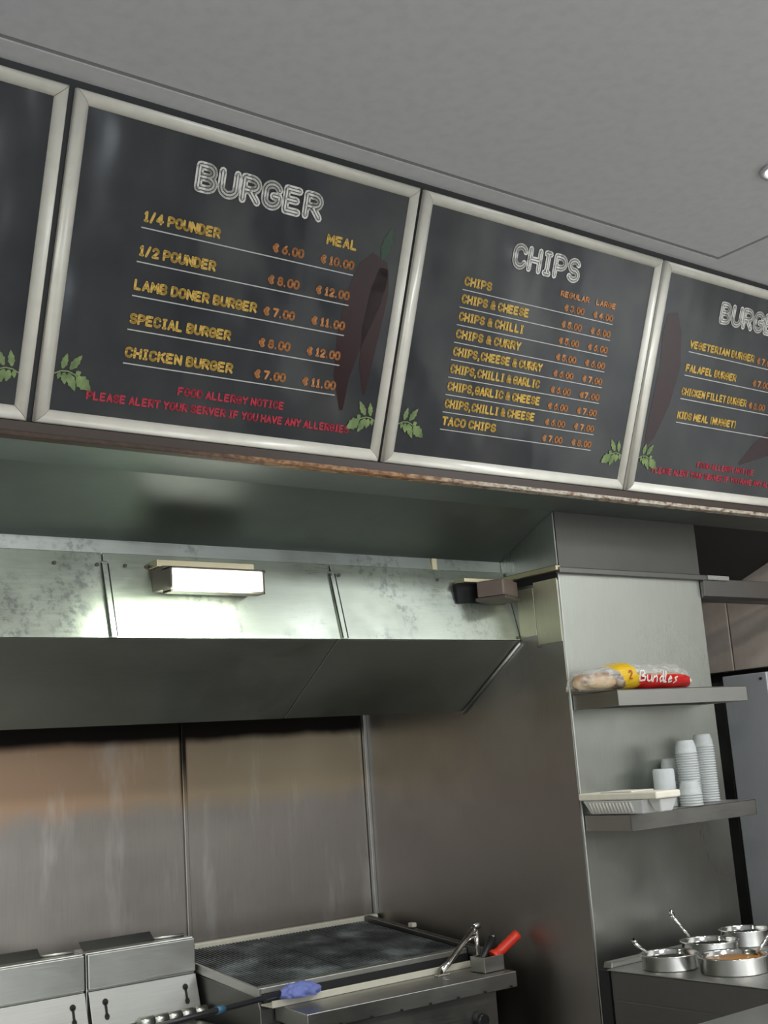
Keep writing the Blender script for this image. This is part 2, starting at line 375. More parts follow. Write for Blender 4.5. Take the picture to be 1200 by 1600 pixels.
# ------------------------------------------------------------------ hood lamps
def hood_lamp(x, lit, label):
    t = thing('bulkhead_light', label, 'light', (x, 2.36, 1.892))
    MB().box(x-.13, x+.115, 2.352, 2.391, 1.9505, 1.967).build('bracket', M['yellow_lip'], t, .001)
    MB().prism_x([(2.330, 1.897), (2.330, 1.950), (2.392, 1.950), (2.380, 1.897)], x-.128, x+.115).build('housing', M['lamp_body'], t, .002)
    f = MB()
    xa, xb, za, zb = x-.130, x+.104, 1.888, 1.942
    f.box(xa, xb, 2.292, 2.330, za, za+.005); f.box(xa, xb, 2.292, 2.330, zb-.004, zb); f.box(xa, xa+.005, 2.292, 2.330, za, zb); f.box(xb-.005, xb, 2.292, 2.330, za, zb)
    f.build('frame', M['lamp_body'], t, .001)
    MB().box(xa+.006, xb-.006, 2.2905, 2.329, za+.006, zb-.005).build('diffuser', M['lamp_on'], t, .003)
    l = bpy.data.lights.new('hood_lamp_light', 'AREA'); l.shape = 'RECTANGLE'; l.size = .26; l.size_y = .03; l.energy = 2.3; l.color = (.90, 1, .82)
    lo = bpy.data.objects.new('hood_lamp_light', l); C.objects.link(lo); lo.location = (x-.06, 2.262, 1.886)
    lo.rotation_euler = (math.radians(22), 0, 0)
    return t
hood_lamp(1.335, True, 'lit white rectangular bulkhead light on the hood baffles')
hood_lamp(.46, True, 'lit bulkhead light on the hood far left, beyond the picture edge')
t = thing('bulkhead_light', 'small brown unlit bulkhead light at the right end of the hood', 'light', (2.165, 2.345, 1.89))
def rotbox(mb, cx, cy, a, w_, d, z0, z1):
    c, s = math.cos(a), math.sin(a)
    return mb.prism_z([(cx+u*c-v*s, cy+u*s+v*c) for u, v in ((-w_/2, -d/2), (w_/2, -d/2), (w_/2, d/2), (-w_/2, d/2))], z0, z1)
rotbox(MB(), 2.175, 2.325, math.radians(26), .105, .075, 1.903, 1.945).build('diffuser', M['lamp_off'], t, .004)
rotbox(MB(), 2.180, 2.330, math.radians(26), .112, .085, 1.893, 1.9025).build('housing', M['lamp_body'], t, .002)
MB().box(2.08, 2.255, 2.345, 2.385, 1.9455, 1.956).build('bracket', M['yellow_lip'], t, .001)
MB().box(2.075, 2.245, 2.372, 2.385, 1.895, 1.945).build('back_plate', M['black'], t)

# ------------------------------------------------------------------ stroke lettering
def arc(cx, cy, rx, ry, a0, a1, n=10):
    return [(cx+rx*math.cos(math.radians(a0+(a1-a0)*i/n)), cy+ry*math.sin(math.radians(a0+(a1-a0)*i/n))) for i in range(n+1)]
def O_(): return arc(.5, .68, .5, .32, 0, 180)+arc(.5, .32, .5, .32, 180, 360)+[(1, .68)]
G = {
 'A': [[(0, 0), (.5, 1), (1, 0)], [(.2, .32), (.8, .32)]],
 'B': [[(0, 0), (0, 1), (.55, 1)]+arc(.55, .76, .38, .24, 90, -90)+[(.1, .52)], [(.5, .52)]+arc(.55, .26, .45, .26, 90, -90)+[(0, 0)]],
 'C': [arc(.5, .68, .5, .32, 20, 180)+arc(.5, .32, .5, .32, 180, 340)],
 'D': [[(0, 0), (0, 1), (.4, 1)]+arc(.4, .5, .6, .5, 90, -90, 14)+[(0, 0)]],
 'E': [[(.9, 1), (0, 1), (0, 0), (.9, 0)], [(0, .52), (.75, .52)]],
 'F': [[(.9, 1), (0, 1), (0, 0)], [(0, .5), (.75, .5)]],
 'G': [arc(.5, .68, .5, .32, 20, 180)+arc(.5, .32, .5, .32, 180, 360)+[(1, .48), (.58, .48)]],
 'H': [[(0, 0), (0, 1)], [(1, 0), (1, 1)], [(0, .5), (1, .5)]],
 'I': [[(.5, 0), (.5, 1)], [(.2, 1), (.8, 1)], [(.2, 0), (.8, 0)]],
 'K': [[(0, 0), (0, 1)], [(.95, 1), (.05, .45)], [(.35, .62), (1, 0)]],
 'L': [[(0, 1), (0, 0), (.85, 0)]],
 'M': [[(0, 0), (0.05, 1), (.5, .35), (.95, 1), (1, 0)]],
 'N': [[(0, 0), (0, 1), (1, 0), (1, 1)]],
 'O': [O_()],
 'P': [[(0, 0), (0, 1), (.5, 1)]+arc(.5, .72, .5, .28, 90, -90)+[(.05, .44)]],
 'R': [[(0, 0), (0, 1), (.5, 1)]+arc(.5, .73, .48, .27, 90, -90)+[(.05, .46)], [(.45, .46), (1, 0)]],
 'S': [arc(.5, .74, .46, .26, 25, 270)+arc(.5, .26, .48, .24, 90, -155)],
 'T': [[(0, 1), (1, 1)], [(.5, 1), (.5, 0)]],
 'U': [[(0, 1), (0, .32)]+arc(.5, .32, .5, .32, 180, 360)+[(1, 1)]],
 'V': [[(0, 1), (.5, 0), (1, 1)]],
 'Y': [[(0, 1), (.5, .45), (1, 1)], [(.5, .45), (.5, 0)]],
 '0': [O_()], '1': [[(.2, .8), (.5, 1), (.5, 0)], [(.2, 0), (.8, 0)]],
 '2': [arc(.5, .72, .46, .28, 170, -20)+[(.05, 0), (.95, 0)]],
 '3': [arc(.45, .75, .45, .25, 150, -90)+arc(.45, .26, .5, .26, 90, -150)],
 '4': [[(.7, 0), (.7, 1), (0, .28), (1, .28)]],
 '5': [[(.9, 1), (.12, 1), (.08, .55)]+arc(.45, .32, .5, .32, 120, -145)],
 '6': [[(.8, 1)]+arc(.5, .32, .48, .32, 150, 510, 16)],
 '7': [[(0, 1), (1, 1), (.35, 0)]],
 '8': [arc(.5, .76, .4, .24, 0, 360, 14), arc(.5, .27, .5, .27, 0, 360, 14)],
 '€': [arc(.58, .5, .46, .5, 45, 315, 12), [(-.05, .6), (.75, .6)], [(-.05, .4), (.7, .4)]],
 '&': [[(1, 0), (.2, .68)]+arc(.45, .8, .28, .2, 200, -30)+[(.12, .42)]+arc(.4, .24, .38, .24, 150, 330)+[(.98, .48)]],
 '/': [[(0, -.05), (.8, 1.05)]], ',': [[(.35, .04), (.15, -.2)]], '.': [[(.3, 0), (.3, .01)]],
 '(': [arc(.9, .5, .7, .65, 125, 235, 6)], ')': [arc(-.1, .5, .7, .65, 55, -55, 6)],
}
NARROW = {',': .35, '.': .45, '/': .7, 'I': .72, '1': .75, '(': .5, ')': .5, ' ': .62, 'M': 1.18}
def strokes(text, adv=.62, gap=.30):
    """centre lines of a line of text, cap height 1; returns list of polylines and the total width"""
    out = []; x = 0
    for ch in text:
        k = NARROW.get(ch, 1.0)*adv
        for pl in G.get(ch, []): out.append([(x+px*k, py) for px, py in pl])
        x += k + (gap if ch != ' ' else 0)
    return out, x-gap
def ribbon(mb, pls, t, fn, w_, nd=8):
    for pl in pls:
        for (ax, ay), (bx, by) in zip(pl, pl[1:]):
            dx, dy = bx-ax, by-ay; L = math.hypot(dx, dy)
            if L < 1e-9: continue
            nx, ny = -dy/L*t/2, dx/L*t/2
            mb.add([fn(ax+nx, ay+ny, w_), fn(bx+nx, by+ny, w_), fn(bx-nx, by-ny, w_), fn(ax-nx, ay-ny, w_)], [(3, 2, 1, 0)])
        for px, py in pl:
            mb.add([fn(px+t/2*math.cos(2*PI*k/nd), py+t/2*math.sin(2*PI*k/nd), w_) for k in range(nd)], [tuple(range(nd))])
def write(name, text, u, v, width, height, mat, parent, fn, w_=.0028, t=.245, inline=None):
    """text whose inked box starts at (u, v) and measures width x height"""
    pls, tw = strokes(text); th = min(t*height, .46*.62*width/tw)
    sx = (width-th)/tw; sy = height-th
    P = [[(u+th/2+a*sx, v+th/2+b*sy) for a, b in pl] for pl in pls]
    mb = MB(); ribbon(mb, P, th, fn, w_); o = mb.build(name, mat, parent)
    if inline:
        m2 = MB(); ribbon(m2, P, th*.48, fn, w_+.0003); m2.build(name+'_inline', M['dark_print'], parent)
        m3 = MB(); ribbon(m3, P, th*.26, fn, w_+.0006); m3.build(name+'_inline', mat, parent)
    return o

# ------------------------------------------------------------------ menu boards
def board(u0, label):
    o = bw(u0, 0)
    t = thing('menu_board', label, 'menu board', tuple(o), 'framed menu boards above the hood')
    BWD, BH, FW = .777, .593, .0255
    prof = [(0, -.007), (0, .001), (.003, .006), (.010, .0092), (.017, .0088), (.0225, .0055), (FW, .0030), (FW, -.002)]
    fn = lambda a, b, w_: bw(u0+a, b, w_)
    cor = [(0, 0, 1, 1), (BWD, 0, -1, 1), (BWD, BH, -1, -1), (0, BH, 1, -1)]
    for i in range(4):
        a, b = cor[i], cor[(i+1) % 4]
        g = .0006; du = (b[0]-a[0]); dv = (b[1]-a[1]); L = math.hypot(du, dv); du, dv = du/L*g, dv/L*g
        A = [fn(a[0]+a[2]*d+du, a[1]+a[3]*d+dv, w_) for d, w_ in prof]; B = [fn(b[0]+b[2]*d-du, b[1]+b[3]*d-dv, w_) for d, w_ in prof]
        n = len(prof); m = MB().add(A+B, [(k, k+1, n+k+1, n+k) for k in range(n-1)] + [tuple(range(n)), tuple(range(2*n-1, n-1, -1)), (0, n, 2*n-1, n-1)])
        m.sm[1:6] = [True]*5
        m.build('frame_rail', M['frame_alu'], t)
    m = MB()
    a = [fn(FW-.004, FW-.004, .0015), fn(BWD-FW+.004, FW-.004, .0015), fn(BWD-FW+.004, BH-FW+.004, .0015), fn(FW-.004, BH-FW+.004, .0015)]
    b = [fn(FW-.004, FW-.004, -.003), fn(BWD-FW+.004, FW-.004, -.003), fn(BWD-FW+.004, BH-FW+.004, -.003), fn(FW-.004, BH-FW+.004, -.003)]
    m.add(a+b, [(0, 1, 2, 3), (7, 6, 5, 4), (0, 4, 5, 1), (1, 5, 6, 2), (2, 6, 7, 3), (3, 7, 4, 0)])
    return t, m.build('poster', M['poster'], t), fn
def rule(parent, fn, u0, u1, v, h=.0022):
    MB().add([fn(u0, v, .0026), fn(u1, v, .0026), fn(u1, v+h, .0026), fn(u0, v+h, .0026)], [(0, 1, 2, 3)]).build('divider_line', M['rule_print'], parent)
def leaf_shape(cx, cy, ang, L, Wd, fn, mb, w_):
    pts = []
    for k in range(13):
        s = k/12; pts.append((L*s, Wd*math.sin(PI*s**.8)*(1+.16*math.sin(s*24))))
    poly = pts + [(x, -y) for x, y in pts[-2:0:-1]]
    c, s_ = math.cos(ang), math.sin(ang)
    mb.add([fn(cx+x*c-y*s_, cy+x*s_+y*c, w_) for x, y in poly], [tuple(range(len(poly)))])
def sprig(parent, fn, u, v, mir, w0=.0028):
    """tomato-leaf sprig, stem entering from the frame at (u, v)"""
    mb = MB(); d = -1 if mir else 1
    st = [(u+d*x, v+y) for x, y in ((0, 0), (.012, .006), (.026, .007), (.040, .002), (.050, -.010))]
    sm = MB(); ribbon(sm, [st], .0022, fn, w0)
    sm.build('leaf_stem_print', M['leaf_dark'], parent)
    def lf(x, y, deg, L, Wd, i):
        a = math.radians(deg if not mir else 180-deg); leaf_shape(u+d*x, v+y, a, L, Wd, fn, mb, w0+.0002+.0001*i)
    lf(.014, .010, 78, .030, .0062, 0); lf(.028, .010, 55, .036, .0070, 1); lf(.018, .004, -80, .022, .0065, 2)
    lf(.026, .004, -62, .036, .0080, 3); lf(.042, -.001, -35, .038, .0115, 4); lf(.040, .003, 30, .012, .005, 5); lf(.010, .004, -100, .014, .004, 6)
    mb.build('leaf_print', M['leaf'], parent)
def chili(parent, fn, pts, rad, stem):
    mb = MB(); A = []; B = []
    for i, (x, y) in enumerate(pts):
        x0, y0 = pts[max(0, i-1)]; x1, y1 = pts[min(len(pts)-1, i+1)]; L = math.hypot(x1-x0, y1-y0)
        nx, ny = -(y1-y0)/L*rad[i], (x1-x0)/L*rad[i]; A.append(fn(x+nx, y+ny, .0020)); B.append(fn(x-nx, y-ny, .0020))
    n = len(pts); mb.add(A+B, [(i, i+1, n+i+1, n+i) for i in range(n-1)]); mb.build('chili_print', M['chili_print'], parent)
    if stem:
        m2 = MB(); leaf_shape(stem[0], stem[1], math.radians(stem[2]), .075, .012, fn, m2, .0022); m2.build('chili_stem_print', flat('dark_green_ink', (.03, .065, .04), .3), parent)
Y_, O2, R_ = M['yellow_print'], M['orange_print'], M['red_print']
def notice(p, fn):
    write('notice_text', 'FOOD ALLERGY NOTICE', .275, .083, .243, .0165, R_, p, fn, t=.22)
    write('notice_text', 'PLEASE ALERT YOUR SERVER IF YOU HAVE ANY ALLERGIES', .092, .0525, .595, .0165, R_, p, fn, t=.22)

t0, p0, fn0 = board(-.79, 'framed black menu board cut off by the left picture edge')
sprig(p0, fn0, .752, .083, True); sprig(p0, fn0, .025, .083, False)

t1, p1, fn1 = board(0, 'framed black menu board with the burger list from quarter pounder to chicken burger')
chili(p1, fn1, [(.70, .43), (.69, .40), (.672, .33), (.655, .25), (.648, .17), (.66, .10)], [.022, .040, .046, .034, .020, .004], None)
chili(p1, fn1, [(.715, .41), (.712, .36), (.705, .28), (.705, .20), (.712, .14)], [.012, .024, .024, .016, .003], (.705, .425, 78))
write('heading', 'BURGER', .249, .469, .292, .058, M['white_print'], p1, fn1, t=.29, inline=True)
write('menu_item', 'MEAL', .560, .431, .078, .021, Y_, p1, fn1)
for s, wd, v, pa, pb in (('1/4 POUNDER', .163, .392, '€ 6.00', '€ 10.00'), ('1/2 POUNDER', .163, .329, '€ 8.00', '€ 12.00'),
                         ('LAMB DONER BURGER', .266, .266, '€ 7.00', '€ 11.00'), ('SPECIAL BURGER', .217, .203, '€ 8.00', '€ 12.00'), ('CHICKEN BURGER', .232, .140, '€ 7.00', '€ 11.00')):
    write('menu_item', s, .156, v, wd, .0205, Y_, p1, fn1)
    write('price', pa, .438, v-.001, .074, .0185, O2, p1, fn1)
    write('price', pb, .553, v-.001, .084, .0185, O2, p1, fn1)
    rule(p1, fn1, .155, .638, v-.012)
notice(p1, fn1)
sprig(p1, fn1, .026, .092, False); sprig(p1, fn1, .752, .086, True)

t2, p2, fn2 = board(.79, 'framed black menu board with the chips list and prices')
write('heading', 'CHIPS', .276, .478, .222, .060, M['white_print'], p2, fn2, t=.28, inline=True)
write('menu_item', 'REGULAR', .445, .442, .098, .014, O2, p2, fn2); write('menu_item', 'LARGE', .567, .442, .070, .014, O2, p2, fn2)
v = .4145
for s, wd, pa, pb in (('CHIPS', .083, '€ 3.00', '€ 4.00'), ('CHIPS & CHEESE', .208, '€ 5.00', '€ 6.00'), ('CHIPS & CHILLI', .200, '€ 5.00', '€ 6.00'),
                      ('CHIPS & CURRY', .200, '€ 5.00', '€ 6.00'), ('CHIPS,CHEESE & CURRY', .279, '€ 6.00', '€ 7.00'), ('CHIPS,CHILLI & GARLIC', .280, '€ 6.00', '€7.00'),
                      ('CHIPS,GARLIC & CHEESE', .290, '€ 6.00', '€ 7.00'), ('CHIPS,CHILLI & CHEESE', .281, '€ 6.00', '€ 7.00'), ('TACO CHIPS', .165, '€ 7.00', '€ 8.00')):
    write('menu_item', s, .147, v, wd, .0205, Y_, p2, fn2)
    write('price', pa, .465, v-.004, .068, .0165, O2, p2, fn2); write('price', pb, .565, v-.004, .070, .0165, O2, p2, fn2)
    rule(p2, fn2, .145, .637, v-.0105, .0018); v -= .0394
sprig(p2, fn2, .026, .088, False); sprig(p2, fn2, .752, .086, True)

t3, p3, fn3 = board(1.58, 'framed black menu board with vegetarian burgers, cut off by the right picture edge')
chili(p3, fn3, [(.06, .47), (.07, .42), (.085, .34), (.075, .24), (.055, .15), (.045, .12)], [.018, .036, .040, .034, .018, .004], None)
chili(p3, fn3, [(.60, .20), (.56, .18), (.50, .15), (.44, .11)], [.03, .035, .025, .004], None)
write('heading', 'BURGER', .243, .472, .29, .060, M['white_print'], p3, fn3, t=.29, inline=True)
for s, wd, v, pa in (('VEGETERIAN BURGER', .276, .392, '€ 7.00'), ('FALAFEL BURGER', .214, .330, '€ 7.00'), ('CHICKEN FILLET BURGER', .278, .268, '€ 8.00'), ('KIDS MEAL (NUGGET)', .250, .205, None)):
    write('menu_item', s, .146, v, wd, .0205, Y_, p3, fn3)
    if pa: write('price', pa, .435, v-.002, .074, .0185, O2, p3, fn3)
    rule(p3, fn3, .146, .64, v-.011)
write('notice_text', 'FOOD ALLERGY NOTICE', .262, .083, .250, .0165, R_, p3, fn3, t=.22)
write('notice_text', 'PLEASE ALERT YOUR SERVER IF YOU HAVE ANY ALLERGIES', .085, .0545, .595, .0165, R_, p3, fn3, t=.22)
sprig(p3, fn3, .026, .088, False)

# ceiling downlight at the right picture edge
dl = thing('downlight', 'bright round recessed ceiling downlight at the right picture edge', 'light', (2.250, 1.380, sz))
MB().lathe([(.045, 0), (.047, -.006), (.036, -.007), (.034, -.002)], (2.250, 1.380, sz-.0005)).build('trim_ring', M['ceiling'], dl)
MB().lathe([(0, -.001), (.033, -.001), (.034, -.003), (0, -.004)], (2.250, 1.380, sz-.0005)).build('lens', M['downlight'], dl)
l = bpy.data.lights.new('downlight_beam', 'AREA'); l.shape = 'DISK'; l.size = .06; l.energy = 4; l.color = (.9, .95, 1)
lo = bpy.data.objects.new('downlight_beam', l); C.objects.link(lo); lo.location = (2.250, 1.380, sz-.012)

# ------------------------------------------------------------------ fryers
def fryer(x0, x1, label):
    t = thing('fryer', label, 'fryer', ((x0+x1)/2, 2.7, 0), 'steel fryers beside the grill')
    MB().box(x0, x1, 2.46, 2.868, .02, .895).build('body', M['fryer'], t, .004)
    MB().prism_x([(2.90, 1.104), (2.995, 1.104), (2.995, .9), (2.90, .9), (2.90, 1.0)], x0, x1).build('flue', M['fryer'], t, .002)
    MB().box(x0+.001, x1-.001, 2.889, 2.8995, 1.021, 1.102).build('upper_panel', M['fryer'], t, .003, 3)
    lp = MB().prism_x([(2.8895, 1.017), (2.866, .931), (2.876, .931), (2.8995, 1.017)], x0+.001, x1-.001).build('lower_panel', M['fryer_low'], t, .002)
    for xk in (x0+.040, x1-.036):
        k = MB(); f = lambda z: 2.8895-(1.017-z)*.0235/.086-.0012
        k.add([(xk+.0075*math.cos(a), f(.990+.0075*math.sin(a)), .990+.0075*math.sin(a)) for a in [2*PI*i/14 for i in range(14)]], [tuple(range(14))])
        k.add([(xk-.003, f(.99), .99), (xk-.003, f(.958), .958), (xk+.003, f(.958), .958), (xk+.003, f(.99), .99)], [(0, 1, 2, 3)])
        k.add([(xk+.0062*math.cos(a), f(.958+.0075*math.sin(a)), .958+.0075*math.sin(a)) for a in [2*PI*i/14 for i in range(14)]], [tuple(range(14))])
        k.build('keyhole_slot', M['black'], lp)
    n = 5; xs = x0+.11
    for i in range(n):
        a = xs+(x1+.005-xs)*i/n; b = xs+(x1+.005-xs)*(i+1)/n-.004
        MB().tube([(a, 2.848, .932), (b, 2.848, .932)], .014, 16).build('hinge_knuckle', M['fryer'], t)
    MB().box(x0+.02, x1-.02, 2.66, 2.846, .905, .914).build('lid', M['fryer'], t, .003)
    MB().prism_x([(2.935, 1.1045), (2.937, 1.1045), (2.962, 1.124), (2.959, 1.125)], x0+.01, x0+.20).build('vent_flap', M['dark_steel'], t)
    MB().tube([(x0+.19, 2.95, 1.108), (x1-.01, 2.93, 1.108)], .004, 8).build('vent_bar', M['steel'], t)
fryer(1.262, 1.552, 'stainless fryer back with two keyhole slots beside the char grill')
fryer(.966, 1.256, 'stainless fryer at the left picture edge, one keyhole slot in view')

# ------------------------------------------------------------------ char grill
gr = thing('char_grill', 'black ridged char grill with steel sides and front worktop', 'grill', (1.88, 2.8, 0))
GX0, GX1 = 1.562, 2.205
def gz(y): return 1.003 + (y-2.60)*.047/.45
MB().prism_x([(2.605, .02), (2.605, .955), (2.62, .985), (3.06, 1.025), (3.06, .02)], GX0, GX1).build('body', M['dark_steel'], gr, .003)
rim = MB().box(GX0, 2.262, 3.062, 3.084, 1.02, 1.062).build('rear_rim', M['cream'], gr, .004)
# ridged plates: three cast plates side by side, ridges running front to back
px = [GX0+.006, 1.835, 2.0, GX1-.006]
for a, b in zip(px, px[1:]):
    m = MB(); a += .002; b -= .002; nr = max(6, int((b-a)/.0105)); w_ = (b-a)/nr; top = []
    for i in range(nr):
        x = a+i*w_; top += [(x, -.006), (x+w_*.30, -.006), (x+w_*.42, 0), (x+w_*.88, 0)]
    top.append((b, -.006))
    y0, y1 = 2.618, 3.052; n = len(top)
    vs = [(x, y0, gz(y0)+d) for x, d in top]+[(x, y1, gz(y1)+d) for x, d in top]+[(a, y0, gz(y0)-.016), (b, y0, gz(y0)-.016), (a, y1, gz(y1)-.016), (b, y1, gz(y1)-.016)]
    m.add(vs, [(i, i+1, n+i+1, n+i) for i in range(n-1)] + [tuple(range(n-1, -1, -1))+(2*n, 2*n+1), tuple(range(n, 2*n))+(2*n+3, 2*n+2), (0, n, 2*n+2, 2*n), (n-1, 2*n-1, 2*n+3, 2*n+1)])
    m.build('grate_plate', M['grate'], gr)
MB().prism_x([(2.600, gz(2.6)-.012), (2.600, gz(2.6)+.002), (2.617, gz(2.617)+.003), (2.617, gz(2.617)-.012)], GX0, GX1).build('front_edge', steel('worn_steel_edge', (.5, .5, .47), .45), gr, .002)
MB().prism_x([(2.60, gz(2.6)-.02), (2.60, gz(2.6)+.002), (3.06, gz(3.06)+.002), (3.06, gz(3.06)-.02)], GX0-.004, GX0+.004).build('side_edge', M['steel'], gr, .001)
MB().prism_x([(2.56, .985), (2.56, 1.008), (3.06, gz(3.06)+.012), (3.06, gz(3.06)-.02)], GX1+.002, GX1+.024).build('side_rail', M['dark_steel'], gr, .003)
MB().box(2.21, 2.226, 2.835, 2.855, 1.042, 1.054).build('rail_clip', M['cream'], gr, .002)
MB().box(GX0+.01, GX1, 2.60, 2.6035, .966, .992).build('fire_slot', M['black'], gr)
tray = MB(); tray.box(GX0, 2.195, 2.552, 2.60, .966, .970); tray.box(GX0, 2.195, 2.548, 2.553, .966, .982)
tray.build('drip_tray', M['cream'], gr, .0015)
wt = MB().prism_z([(1.572, 2.42), (2.192, 2.40), (2.215, 2.66), (1.600, 2.60)], .928, .9655).build('worktop', M['worktop'], gr, .002)
for i in range(7):
    x = 1.66+i*.085; MB().lathe([(0, -.003), (.003, -.002), (.0035, 0), (.003, .002), (0, .003)], (x, 2.4175-.02*(i*.085+.09)/.62, .933), 10).build('bolt', M['black'], wt)
fp = MB().prism_z([(1.62, 2.45), (2.152, 2.437), (2.152, 2.60), (1.62, 2.60)], .10, .927).build('front_panel', M['worktop'], gr, .003)
MB().tube([(2.085, 2.437, .864), (2.085, 2.412, .864)], [.019, .015], 16).build('control_knob', M['blackpl'], gr)

# things on the grill's worktop
st = thing('wire_stand', 'folded steel A-shaped stand on the grill worktop', 'stand', (2.12, 2.53, .9655))
MB().tube([(2.045, 2.522, .9765), (2.078, 2.527, .990), (2.178, 2.534, 1.062)], [.0095, .008, .0075], 10).build('front_leg', M['bright'], st)
MB().tube([(2.184, 2.534, 1.062), (2.186, 2.534, .971)], .006, 10).build('rear_leg', M['bright'], st)
MB().tube([(2.172, 2.530, 1.066), (2.192, 2.530, 1.070)], .010, 12).build('top_cap', M['bright'], st)
MB().tube([(2.150, 2.532, 1.034), (2.185, 2.533, 1.045)], .004, 8).build('cross_bar', M['bright'], st)
MB().box(2.030, 2.070, 2.512, 2.530, .9657, .970).build('foot', M['bright'], st, .002)
hb = thing('tool_holder', 'low grey metal tool holder at the right end of the worktop', 'holder', (2.17, 2.47, .9655))
q = MB(); q.box(2.120, 2.186, 2.436, 2.440, .9658, 1.004); q.box(2.120, 2.186, 2.487, 2.491, .9658, 1.004); q.box(2.120, 2.124, 2.44, 2.487, .9658, 1.004); q.box(2.182, 2.186, 2.44, 2.487, .9658, 1.004); q.box(2.12, 2.186, 2.436, 2.491, .9658, .969)
q.build('box', M['worktop'], hb, .001)
rk = thing('grip_handle', 'red ribbed handle sticking out of the tool holder', 'handle', (2.165, 2.462, .985))
pts = [Vector((2.150, 2.462, .984)).lerp(Vector((2.246, 2.442, 1.044)), k/14) for k in range(15)]
MB().tube(pts[3:], [.0175, .0175, .0125]+[.0125+(.0008 if k % 2 else 0) for k in range(7)]+[.0135, .0125], 16).build('grip', M['red'], rk)
MB().tube([pts[0], pts[3]], .004, 8).build('shank', M['bright'], rk)
MB().tube([pts[-1], pts[-1]+Vector((.0012, 0, .0008))], .006, 12).build('end_cap', M['white_print'], rk)
bk = thing('grip_handle', 'black handle sticking out of the tool holder behind the red one', 'handle', (2.14, 2.478, .985))
MB().tube([(2.140, 2.478, .985), (2.156, 2.478, 1.000), (2.190, 2.478, 1.040)], [.006, .010, .011], 14).build('grip', M['blackpl'], bk)
MB().tube([(2.190, 2.478, 1.040), (2.196, 2.478, 1.047)], [.008, .006], 12).build('end_cap', M['dark_steel'], bk)
sc = thing('grill_scraper', 'long black-handled grill scraper lying across the drip tray', 'scraper', (1.6, 2.54, .985))
A_, B_ = Vector((1.10, 2.30, 1.028)), Vector((1.596, 2.556, .9935))
MB().tube([A_, A_.lerp(B_, .5), B_], .0065, 12).build('handle', M['blackpl'], sc)
MB().tube([A_.lerp(B_, .50), A_.lerp(B_, .55)], .0082, 12).build('tape_band', M['blue_tape'], sc)
# crumpled cloth
bm = bmesh.new(); bmesh.ops.create_icosphere(bm, subdivisions=5, radius=1)
rnd = random.Random(3); ph = [(Vector((rnd.uniform(-1, 1), rnd.uniform(-1, 1), rnd.uniform(-1, 1))).normalized(), rnd.uniform(3, 9), rnd.uniform(0, 6)) for _ in range(9)]
for v in bm.verts:
    d = sum(abs(math.sin(v.co.dot(a)*f+o)) for a, f, o in ph)/9
    s = .70+.55*d; c = v.co*s
    v.co = Vector((1.637+c.x*.050, 2.545+c.y*.030, max(.9832, .992+c.z*.021)))
me = bpy.data.meshes.new('cloth'); bm.to_mesh(me); bm.free(); me.materials.append(M['blue'])
for p in me.polygons: p.use_smooth = True
for v in me.vertices: v.co -= Vector((1.637, 2.545, .983))
cl = bpy.data.objects.new('cleaning_cloth', me); cl.location = (1.637, 2.545, .983); C.objects.link(cl)
tag(cl, 'crumpled blue cleaning cloth on the front of the drip tray', 'cloth')

# ------------------------------------------------------------------ shelves on the pillar
def shelf(z, x1, label):
    t = thing('wall_shelf', label, 'shelf', (2.5, 2.2, z-.04), 'steel shelves on the pillar')
    m = MB(); m.box(2.283, x1, 2.047, 2.198, z-.003, z); m.box(2.283, x1, 2.047, 2.050, z-.040, z); m.box(2.283, 2.286, 2.047, 2.198, z-.040, z); m.box(x1-.003, x1, 2.047, 2.198, z-.040, z)
    m.build('shelf_tray', M['worktop'], t, .001)
    MB().box(2.286, x1-.003, 2.192, 2.1985, z-.038, z-.003).build('wall_bracket', M['dark_steel'], t)
shelf(1.637, 2.80, 'upper steel wall shelf holding the bag of bread rolls')
shelf(1.339, 2.775, 'lower steel wall shelf holding the takeaway box and plastic cups')

# bag of rolls on the upper shelf
zb = 1.638
bg = thing('bread_bag', 'yellow and red printed plastic bag of bread rolls on the upper shelf', 'bread', (2.43, 2.11, zb))
secs = [(2.195, .020, .004), (2.205, .030, .018), (2.235, .044, .027), (2.27, .050, .026), (2.30, .052, .030), (2.345, .055, .034), (2.40, .056, .034), (2.46, .056, .033), (2.52, .055, .034), (2.56, .052, .033), (2.595, .042, .027), (2.615, .024, .017), (2.628, .008, .008)]
N = 20
def ring(x, hw, hh):
    r = []
    for k in range(N):
        a = 2*PI*k/N; c, s = math.cos(a), math.sin(a)
        r.append((x+.004*math.sin(a*2), 2.112+hw*math.copysign(abs(c)**.75, c), zb+.001+hh+hh*math.copysign(abs(s)**.8, s)*(1+.04*math.sin(x*70))))
    return r
def interp(x):
    for (xa, wa, ha), (xb, wb, hb_) in zip(secs, secs[1:]):
        if xa <= x <= xb: k = (x-xa)/(xb-xa); return wa+(wb-wa)*k, ha+(hb_-ha)*k
    return secs[-1][1:]
grid = 61; xs = [2.195+(2.628-2.195)*i/(grid-1) for i in range(grid)]
V = [p for x in xs for p in ring(x, *interp(x))]
parts = {'film': [], 'bag_yellow': [], 'bag_red': []}
for i in range(grid-1):
    for k in range(N):
        f = (i*N+k, i*N+(k+1) % N, (i+1)*N+(k+1) % N, (i+1)*N+k)
        a = 2*PI*(k+.5)/N; s = math.sin(a); c = math.cos(a); x = xs[i]
        front = c < .35
        lo_ = 2.318-.022*s; hi_ = 2.375-.012*s
        if front and lo_ < x < hi_: g = 'bag_yellow'
        elif front and hi_ <= x < 2.606 and s < .12: g = 'bag_red'
        else: g = 'film'
        parts[g].append(f)
